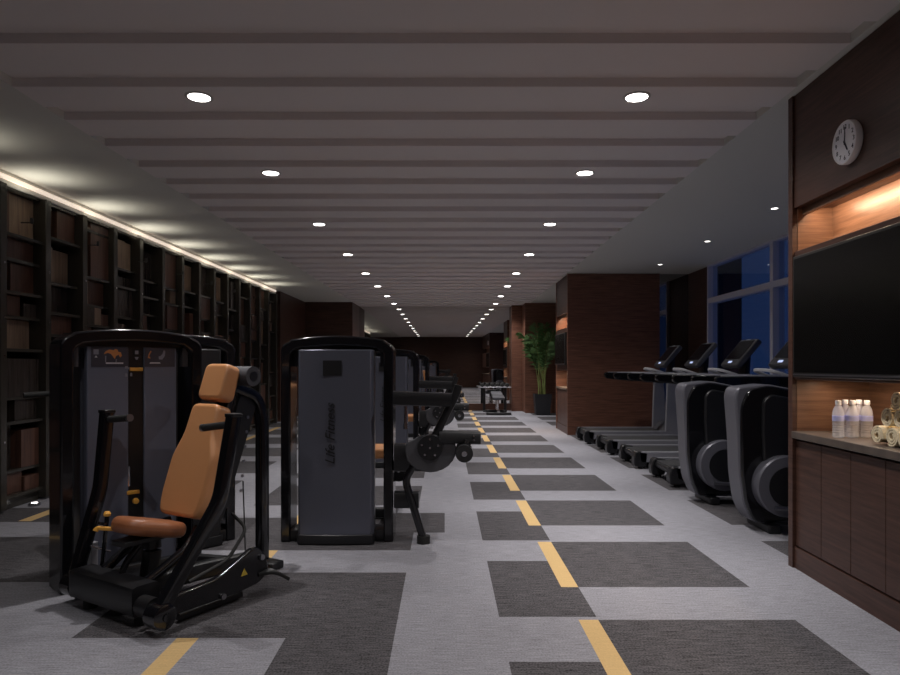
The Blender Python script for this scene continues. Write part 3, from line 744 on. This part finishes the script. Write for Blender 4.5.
# ------------------------------------------------------------------ leg machine: tower seen from behind
LEGLAB = 'black leg machine with grey rear panel and upright logo'
LM = thing('leg_extension_machine', LEGLAB+', closest to the camera', 'gym machine', (-.85, 5.085, 0), 0, 'leg machines in a row')
RT = Matrix.Rotation(PI, 4, 'Z')     # tower turned so its rear panel faces the camera
tower(LM, RT)
def lm(mb, nm, mat, par=LM, **k): return mb.build(nm, mat, par, **k)
LS = Matrix.Translation((0, -.20, 0))
e = MB(LS); e.bar([(.42, -.10, 1.06), (.84, -.10, 1.045)], .07, .10); lm(e, 'upper_beam', 'satin_black')
e = MB(LS); e.bar(fillet([(.66, -.03, .66), (.74, -.03, .82), (.875, -.03, 1.09), (.89, -.03, 1.15)], .05), .06, .072, up=(0, 1, 0)); lm(e, 'swing_arm', 'satin_black')
cam = [(.684+.19*math.cos(math.radians(a))*(1.0 if a > 200 else .95), .685+.165*math.sin(math.radians(a))) for a in range(165, 376, 15)]+[(.80, .76), (.70, .80), (.60, .78)]
e = MB(LS); e.prism(cam, 'y', -.075, -.05); cp_ = lm(e, 'cam_plate', 'mid_plastic', bevel=.006)
e = MB(LS); e.cyl((.684, 0, .70), .092, -.098, -.076, 'y', 24); hub = e.build('cam_hub', 'satin_black', cp_)
for a in range(6):
    r_ = .062 if a < 5 else 0
    e = MB(LS); e.cyl((.684+r_*math.cos(a*2*PI/5+.3), 0, .70+r_*math.sin(a*2*PI/5+.3)), .0085, -.106, -.098, 'y', 10); e.build('bolt', 'chrome', cp_)
e = MB(LS); e.bar([(.75, -.02, .775), (1.05, -.02, .765)], .16, .085); lm(e, 'thigh_pad', 'vinyl_black')
e = MB(LS); e.bar([(.95, -.09, .76), (.935, -.09, .67)], .06, .03); e.cyl((.93, -.02, .668), .062, -.16, .12, 'y', 20); lm(e, 'ankle_roller', 'vinyl_black')
e = MB(LS); e.cyl((.93, -.02, .668), .02, -.17, -.158, 'y', 12); lm(e, 'roller_cap', 'chrome')
for z_ in (.79, .76):
    e = MB(LS); e.cyl((1.0, -.09, z_), .008, -.03, -.008, 'y', 8); lm(e, 'bolt', 'chrome')
e = MB(LS); e.bar(fillet([(.56, -.04, .56), (.502, -.04, .46), (.635, -.04, .03)], .05), .055, .06, up=(0, 1, 0)); lg = lm(e, 'support_leg', 'gloss_black')
e = MB(LS); e.cyl((.635, -.04, 0), .048, 0, .055); e.build('rubber_foot', 'rubber', lg)
e = MB(); e.lathe([(.03, -.02), (.082, -.014), (.082, .014), (.03, .02)], (.435, .035, .485), 'y', 24); pu = lm(e, 'pulley', 'satin_black')
e = MB(); e.cyl((.435, .035, .485), .010, -.03, -.018, 'y', 10); e.build('bolt', 'chrome', pu)
e = MB(LS); e.bar([(.42, 0, .31), (.60, 0, .31)], .10, .12); lm(e, 'side_beam', 'satin_black')
e = MB(LS); e.bar([(.42, 0, .62), (.62, 0, .62)], .12, .20); lm(e, 'axle_housing', 'satin_black')
e = MB(LS); e.tube([(.505, -.03, .86), (.505, -.03, 1.0)], .014, 10); e.tube([(.505, -.03, .83), (.505, -.03, .87)], .018, 10); lm(e, 'gas_spring', 'chrome')
e = MB(); e.bar([(.33, .35, .05), (.33, 1.0, .05)], .08, .08); e.bar([(-.1, .55, .05), (.33, .55, .05)], .08, .08); e.bar([(.10, .55, .05), (.10, .55, .52)], .08, .08); lm(e, 'base_frame', 'satin_black')
pad(Matrix.Translation((.12, .55, .53)), [(-.25, -.2), (.24, -.2), (.24, .2), (-.25, .2)], .08, 'leather', 'seat', LM)
pad(Matrix.Translation((-.13, .55, .62)) @ Matrix.Rotation(PI/2, 4, 'Z') @ Matrix.Rotation(PI/2-.15, 4, 'X'), [(-.17, 0), (.17, 0), (.15, .5), (-.15, .5)], .08, 'leather', 'backrest', LM)
dup(LM, (-.85, 8.7, 0), 0, LEGLAB+', second in the row')
dup(LM, (-.85, 12.3, 0), 0, LEGLAB+', third and last in the row')

# ------------------------------------------------------------------ treadmills (rear end at local x=0, user faces +x)
def make_treadmill():
    t = thing('treadmill', '', 'treadmill', (0, 0, 0), group='treadmills facing the window')
    W = .39
    e = MB(); e.box(.06, 1.75, -W+.09, W-.09, .10, .195); e.build('deck', 'mid_plastic', t, bevel=.01)
    e = MB(); e.box(.02, 1.35, -W+.11, W-.11, .190, .203); e.build('running_belt', 'belt', t, smooth=False)
    e = MB(); e.tube([(.05, -W+.1, .155), (.05, W-.1, .155)], .046, 16); e.build('rear_roller', 'satin_black', t)
    for s_ in (-1, 1):
        e = MB(); e.prism(rounded([(.05, .085), (1.6, .085), (1.6, .215), (.03, .215)], .02), 'y', s_*W-.055 if s_ > 0 else s_*W, s_*W if s_ > 0 else s_*W+.055); sr = e.build('side_rail', 'light_plastic', t, bevel=.008)
        e = MB(); e.box(.06, 1.45, s_*(W-.05)-.005 if s_ > 0 else -(W-.004), (W-.004) if s_ > 0 else -(W-.05)+.005, .2145, .2185); e.build('tread_strip', 'silver_plastic', sr, smooth=False)
        e = MB(); e.prism(rounded([(-.03, .03), (.12, .03), (.14, .21), (-.01, .225), (-.04, .12)], .03), 'y', min(s_*W, s_*(W-.13)), max(s_*W, s_*(W-.13))); e.build('end_cap', 'satin_black', t, bevel=.012)
        e = MB(); e.cyl((.06, s_*(W-.07), 0), .035, 0.0, .05, n=12); e.build('foot', 'rubber', t)
        e = MB(); e.cyl((1.6, s_*(W-.07), 0), .035, 0.0, .09, n=12); e.build('foot', 'rubber', t)
        e = MB(); e.prism([(1.30, .20), (1.56, .20), (1.50, 1.06), (1.33, 1.06)], 'y', min(s_*W, s_*(W-.06)), max(s_*W, s_*(W-.06))); e.build('upright', 'light_plastic', t, bevel=.015)
        e = MB(); e.prism(rounded([(.455, 1.10), (.50, 1.07), (.75, 1.04), (1.55, 1.03), (1.58, 1.10), (1.54, 1.170), (1.2, 1.178), (.48, 1.182), (.45, 1.16)], .02), 'y', min(s_*(W-.01), s_*(W-.075)), max(s_*(W-.01), s_*(W-.075)))
        hr = e.build('handrail', 'gloss_black', t, bevel=.016, seg=3)
        e = MB(); e.box(.52, 1.45, min(s_*(W-.03), s_*(W-.055)), max(s_*(W-.03), s_*(W-.055)), 1.174, 1.188); e.build('grip_strip', 'silver_plastic', hr, bevel=.003)
    e = MB(); e.prism(rounded([(1.28, .20), (1.42, .34), (1.72, .32), (1.80, .12), (1.75, .06), (1.3, .1)], .05), 'y', -W+.06, W-.06); e.build('motor_hood', 'mid_plastic', t, bevel=.02)
    e = MB(); e.box(1.32, 1.56, -W+.06, W-.06, 1.06, 1.14); e.build('console_bridge', 'satin_black', t, bevel=.02)
    for s_ in (-1, 1):
        e = MB(); e.lathe([(.045, 0), (.055, .02), (.055, .05), (.045, .055), (.04, .02), (0, .015)], (1.30, s_*.24, 1.13), 'z', 16); e.build('cup_holder', 'satin_black', t)
    e = MB(); e.bar(fillet([(1.32, -.25, 1.17), (1.12, -.22, 1.24), (1.08, 0, 1.25), (1.12, .22, 1.24), (1.32, .25, 1.17)], .1), .035, .035); e.build('pulse_bar', 'print_white', t)
    CT = Matrix.Translation((1.45, 0, 1.46)) @ Matrix.Rotation(math.radians(-50), 4, 'Y')
    # console: local z along the normal facing the runner
    e = MB(CT @ Matrix.Rotation(0, 4, 'X')); e.box(-.225, .225, -.25, .25, -.06, .02)
    co = e.build('console', 'mid_plastic', t, bevel=.02, seg=3)
    e = MB(CT); e.box(-.12, .185, -.21, .21, .0185, .0235); e.build('screen', 'screen', co, smooth=False)
    e = MB(CT); e.box(-.185, -.155, -.05, .05, .0185, .024); e.build('status_light', 'screen_lit', co, smooth=False)
    e = MB(CT); e.box(.196, .214, -.06, .06, .0185, .024); e.build('top_badge', 'silver_plastic', co, smooth=False)
    e = MB(); e.bar([(1.50, 0, 1.10), (1.52, 0, 1.42)], .22, .07); e.build('console_neck', 'satin_black', t)
    return t
tm = make_treadmill()
tys = (7.42, 8.70, 10.0, 11.34); txs = (2.33, 2.30, 2.26, 2.20)
tl = ['black treadmill next to the two cross trainers, %s of four', 'black treadmill facing the window, %s of four from the cross trainers', 'black treadmill facing the window, %s of four from the cross trainers', 'black treadmill standing against the wooden pier, %s of four']
for i, y in enumerate(tys):
    lab = tl[i] % names_ord[i]
    if i == 0: tm.location = (txs[i], y, 0); tm['label'] = lab
    else: dup(tm, (txs[i], y, 0), 0, lab)

# ------------------------------------------------------------------ cross trainers (drive housing towards the aisle)
def make_trainer():
    t = thing('cross_trainer', '', 'cross trainer', (0, 0, 0), group='cross trainers beside the media wall')
    body = rounded([(.10, .07), (.03, .22), (.0, .45), (-.01, .72), (-.035, 1.06), (-.01, 1.125), (.22, 1.150), (.48, 1.10), (.58, .80), (.66, .40), (.68, .10), (.60, .06)], .05)
    e = MB(); e.prism(body, 'y', -.115, .115); e.build('drive_housing', 'grey_plastic', t, bevel=.018, seg=3)
    side = rounded([(.105, .075), (.040, .22), (.008, .45), (.004, .72), (.005, .98), (.06, 1.105), (.22, 1.140), (.475, 1.09), (.575, .79), (.655, .39), (.675, .10)], .05)
    inner = rounded([(.17, .50), (.155, .80), (.16, 1.02), (.22, 1.075), (.40, 1.04), (.47, .80), (.52, .52)], .05)
    for s_ in (-1, 1):
        y0, y1 = (-.140, -.08) if s_ < 0 else (.08, .140)
        e = MB(); e.prism(side, 'y', y0, y1); sc_ = e.build('side_cover', 'gloss_black', t, bevel=.015, seg=3)
        y0, y1 = (-.170, -.13) if s_ < 0 else (.13, .170)
        e = MB(); e.prism(inner, 'y', y0, y1); e.build('raised_panel', 'satin_black', sc_, bevel=.015, seg=3)
        c = (.31, 0, .375)
        e = MB(); e.lathe([(.20, s_*.12), (.228, s_*.13), (.235, s_*.245), (.225, s_*.258), (.150, s_*.263)], c, 'y', 40); w = e.build('crank_disc', 'grey_plastic', t)
        e = MB(); e.lathe([(.152, s_*.255), (.150, s_*.267), (.0, s_*.267)], c, 'y', 36); e.build('disc_centre', 'satin_black', w)
        e = MB(); e.tube([(.20, s_*.285, .22), (.75, s_*.285, .19), (1.55, s_*.285, .26)], .016, 10); ar = e.build('pedal_arm', 'steel', t)
        e = MB(); e.box(.62, .98, s_*.285-.07, s_*.285+.07, .20, .24); e.build('footplate', 'rubber', ar, bevel=.012)
        e = MB(); e.bar(fillet([(1.55, s_*.27, .26), (1.52, s_*.27, .85), (1.48, s_*.27, 1.15), (1.42, s_*.25, 1.36)], .12), .035, .035, up=(0, 1, 0)); e.build('moving_handle', 'satin_black', t)
    e = MB(); e.bar([(.50, 0, .07), (1.80, 0, .07)], .10, .09); e.build('base_rail', 'steel', t)
    for x in (.24, 1.75):
        e = MB(); e.box(x-.05, x+.05, -.27 if x > 1 else -.2, .27 if x > 1 else .2, 0, .07); e.build('stabilizer', 'satin_black', t, bevel=.015)
    e = MB(); e.bar(fillet([(1.74, 0, .08), (1.72, 0, .8), (1.66, 0, 1.35)], .2), .16, .10, up=(0, 1, 0)); e.build('mast', 'mid_plastic', t)
    CT = Matrix.Translation((1.64, 0, 1.50)) @ Matrix.Rotation(math.radians(-50), 4, 'Y')
    e = MB(CT); e.box(-.2, .2, -.22, .22, -.05, .02); co = e.build('console', 'mid_plastic', t, bevel=.02, seg=3)
    e = MB(CT); e.box(-.11, .17, -.19, .19, .0185, .0235); e.build('screen', 'screen', co, smooth=False)
    return t
ct = make_trainer()
ct.location = (2.23, 5.29, 0); ct['label'] = 'grey and black cross trainer beside the end of the wooden media wall'
dup(ct, (2.19, 6.36, 0), 0, 'grey and black cross trainer standing next to the first treadmill')

# ------------------------------------------------------------------ palm in a pot
pm = thing('potted_palm', 'tall green palm in a dark square pot at the far wooden wall', 'plant', (2.37, 17.65, 0))
e = MB(); e.prism([(-.17, -.17), (.17, -.17), (.17, .17), (-.17, .17)], 'z', 0, .02)
vs = [(-.18, -.18, 0), (.18, -.18, 0), (.18, .18, 0), (-.18, .18, 0), (-.225, -.225, .55), (.225, -.225, .55), (.225, .225, .55), (-.225, .225, .55), (-.21, -.21, .55), (.21, -.21, .55), (.21, .21, .55), (-.21, .21, .55), (-.21, -.21, .50), (.21, -.21, .50), (.21, .21, .50), (-.21, .21, .50)]
e = MB(); e.add(vs, [(3, 2, 1, 0)]+[(a, (a+1) % 4, 4+(a+1) % 4, 4+a) for a in range(4)]+[(4+a, 4+(a+1) % 4, 8+(a+1) % 4, 8+a) for a in range(4)]+[(8+a, 8+(a+1) % 4, 12+(a+1) % 4, 12+a) for a in range(4)]+[(12, 13, 14, 15)])
e.build('pot', 'pot', pm, smooth=False)
e = MB(); e.box(-.205, .205, -.205, .205, .48, .512); e.build('soil', 'soil', pm, smooth=False)
rnd = random.Random(3); fol = MB(); stm = MB()
for k in range(15):
    az = k*2.399+rnd.uniform(-.3, .3); spread = rnd.uniform(.10, .60); top = rnd.uniform(1.75, 2.72)*(1.0-.2*spread)
    bx_, by_ = rnd.uniform(-.1, .1), rnd.uniform(-.1, .1)
    P0 = Vector((bx_, by_, .5)); P1 = Vector((bx_+.2*spread*math.cos(az), by_+.2*spread*math.sin(az), .5+(top-.5)*.75)); P2 = Vector((bx_+1.15*spread*math.cos(az), by_+1.15*spread*math.sin(az), top-.15*spread))
    path = [P0*(1-u)**2+P1*2*u*(1-u)+P2*u*u for u in [j/12 for j in range(13)]]
    stm.tube(path, .009, 5, scales=[1.3-1.0*j/12 for j in range(13)])
    side = Vector((-math.sin(az), math.cos(az), 0))
    for j in range(22):
        u = .36+.62*j/21
        p = P0*(1-u)**2+P1*2*u*(1-u)+P2*u*u
        tan = ((P1-P0)*2*(1-u)+(P2-P1)*2*u).normalized()
        L = .30*math.sin(PI*min(1, (u-.36)/.66))**.6+.05
        for s_ in (-1, 1):
            d = (side*s_*.75+tan*.8+Vector((rnd.uniform(-.2, .2), rnd.uniform(-.2, .2), -.12+rnd.uniform(-.35, .3)))).normalized()
            w = tan.cross(d).cross(d).normalized()*.0042
            m_ = p+d*L*.5+Vector((0, 0, .015)); q = p+d*L+Vector((0, 0, -.07*L/.3))
            fol.add([p, m_-w, q, m_+w], [(0, 1, 2), (0, 2, 3)])
stm.build('frond_stems', 'stem', pm); fol.build('foliage', 'leaf', pm, smooth=False)

# ------------------------------------------------------------------ bench and dumbbells by the mirror
bn = thing('weight_bench', 'padded weight bench with chrome frame in front of the far mirror', 'bench', (1.20, 17.9, 0))
pad(Matrix.Translation((0, -.28, .42)) @ Matrix.Rotation(math.radians(6), 4, 'X'), [(-.16, -.25), (.16, -.25), (.16, .2), (-.16, .2)], .07, 'foam_grey', 'seat', bn)
pad(Matrix.Translation((0, .02, .45)) @ Matrix.Rotation(math.radians(5), 4, 'X'), [(-.15, -.02), (.15, -.02), (.15, .75), (-.15, .75)], .07, 'foam_grey', 'backrest', bn)
e = MB(); e.bar([(0, -.45, .08), (0, .65, .08)], .07, .07); e.bar([(0, .0, .08), (0, .0, .44)], .07, .07); e.bar([(0, .5, .08), (0, .45, .45)], .06, .06); e.build('frame', 'chrome', bn)
e = MB(); e.box(-.33, .33, -.50, -.42, 0, .07); e.build('foot_bar', 'satin_black', bn, bevel=.015)
e = MB(); e.box(-.30, .30, .60, .68, 0, .07); e.build('foot_bar', 'satin_black', bn, bevel=.015)
rk = thing('dumbbell_rack', 'low steel dumbbell rack standing between bench and mirror', 'rack', (1.18, 18.85, 0))
for z in (.70,):
    e = MB(); e.box(-.46, .46, -.16, .12, z-.02, z, Matrix.Identity(4)); e.build('shelf', 'silver_plastic', rk, bevel=.006)
for s_ in (-1, 1):
    e = MB(); e.bar([(s_*.30, 0, .0), (s_*.30, 0, .68)], .04, .08); e.build('upright', 'satin_black', rk)
    e = MB(); e.box(s_*.30-.03, s_*.30+.03, -.22, .16, 0, .04); e.build('foot', 'rubber', rk, bevel=.008)
def dumbbell(loc, label):
    t = thing('dumbbell', label, 'dumbbell', loc, group='dumbbells on the rack')
    e = MB(); e.cyl((0, 0, 0), .016, -.07, .07, 'y', 10); e.build('handle', 'chrome', t)
    for s_ in (-1, 1):
        e = MB(); e.lathe([(.045, s_*.06), (.055, s_*.068), (.055, s_*.125), (.045, s_*.133)], (0, 0, 0), 'y', 14); e.build('head', 'rubber', t)
    return t
d0 = None
for ti, z in enumerate((.7005,)):
    for k in range(6):
        lab = 'black dumbbell, %s from the aisle end of the low rack' % names_ord[k]
        loc = (1.18-.35+.14*k, 18.83, z+.055)
        if d0 is None: d0 = dumbbell(loc, lab)
        else: dup(d0, loc, 0, lab)

# ------------------------------------------------------------------ outside the window
mb = MB(); mb.box(13.0, 16.5, 38, 46, -30, 40); ob = mb.build('outside_tower', 'outside_wall', smooth=False)
tag(ob, 'dark tower block outside the window against the blue night sky', 'building')

# ------------------------------------------------------------------ world, camera, view
w = bpy.data.worlds.new('night'); S.world = w; w.use_nodes = True
bg = w.node_tree.nodes['Background']; bg.inputs['Color'].default_value = (.13, .28, .82, 1); bg.inputs['Strength'].default_value = .075
cam_d = bpy.data.cameras.new('camera'); cam_o = bpy.data.objects.new('camera', cam_d); COL.objects.link(cam_o)
cam_o.location = (0, 0, EYE); cam_o.rotation_euler = (PI/2, 0, 0)
cam_d.sensor_width = 36; cam_d.lens = 665/900*36; cam_d.shift_x = -3/900; cam_d.shift_y = 28.5/900
cam_d.clip_start = .05; cam_d.clip_end = 200
S.camera = cam_o
S.view_settings.view_transform = 'Standard'; S.view_settings.look = 'None'; S.view_settings.exposure = 0.35; S.view_settings.gamma = 1
S.view_settings.use_curve_mapping = False
S.cycles.use_denoising = True
S.cycles.max_bounces = 10; S.cycles.diffuse_bounces = 5; S.cycles.glossy_bounces = 5; S.cycles.transparent_max_bounces = 12
S.cycles.sample_clamp_indirect = 4
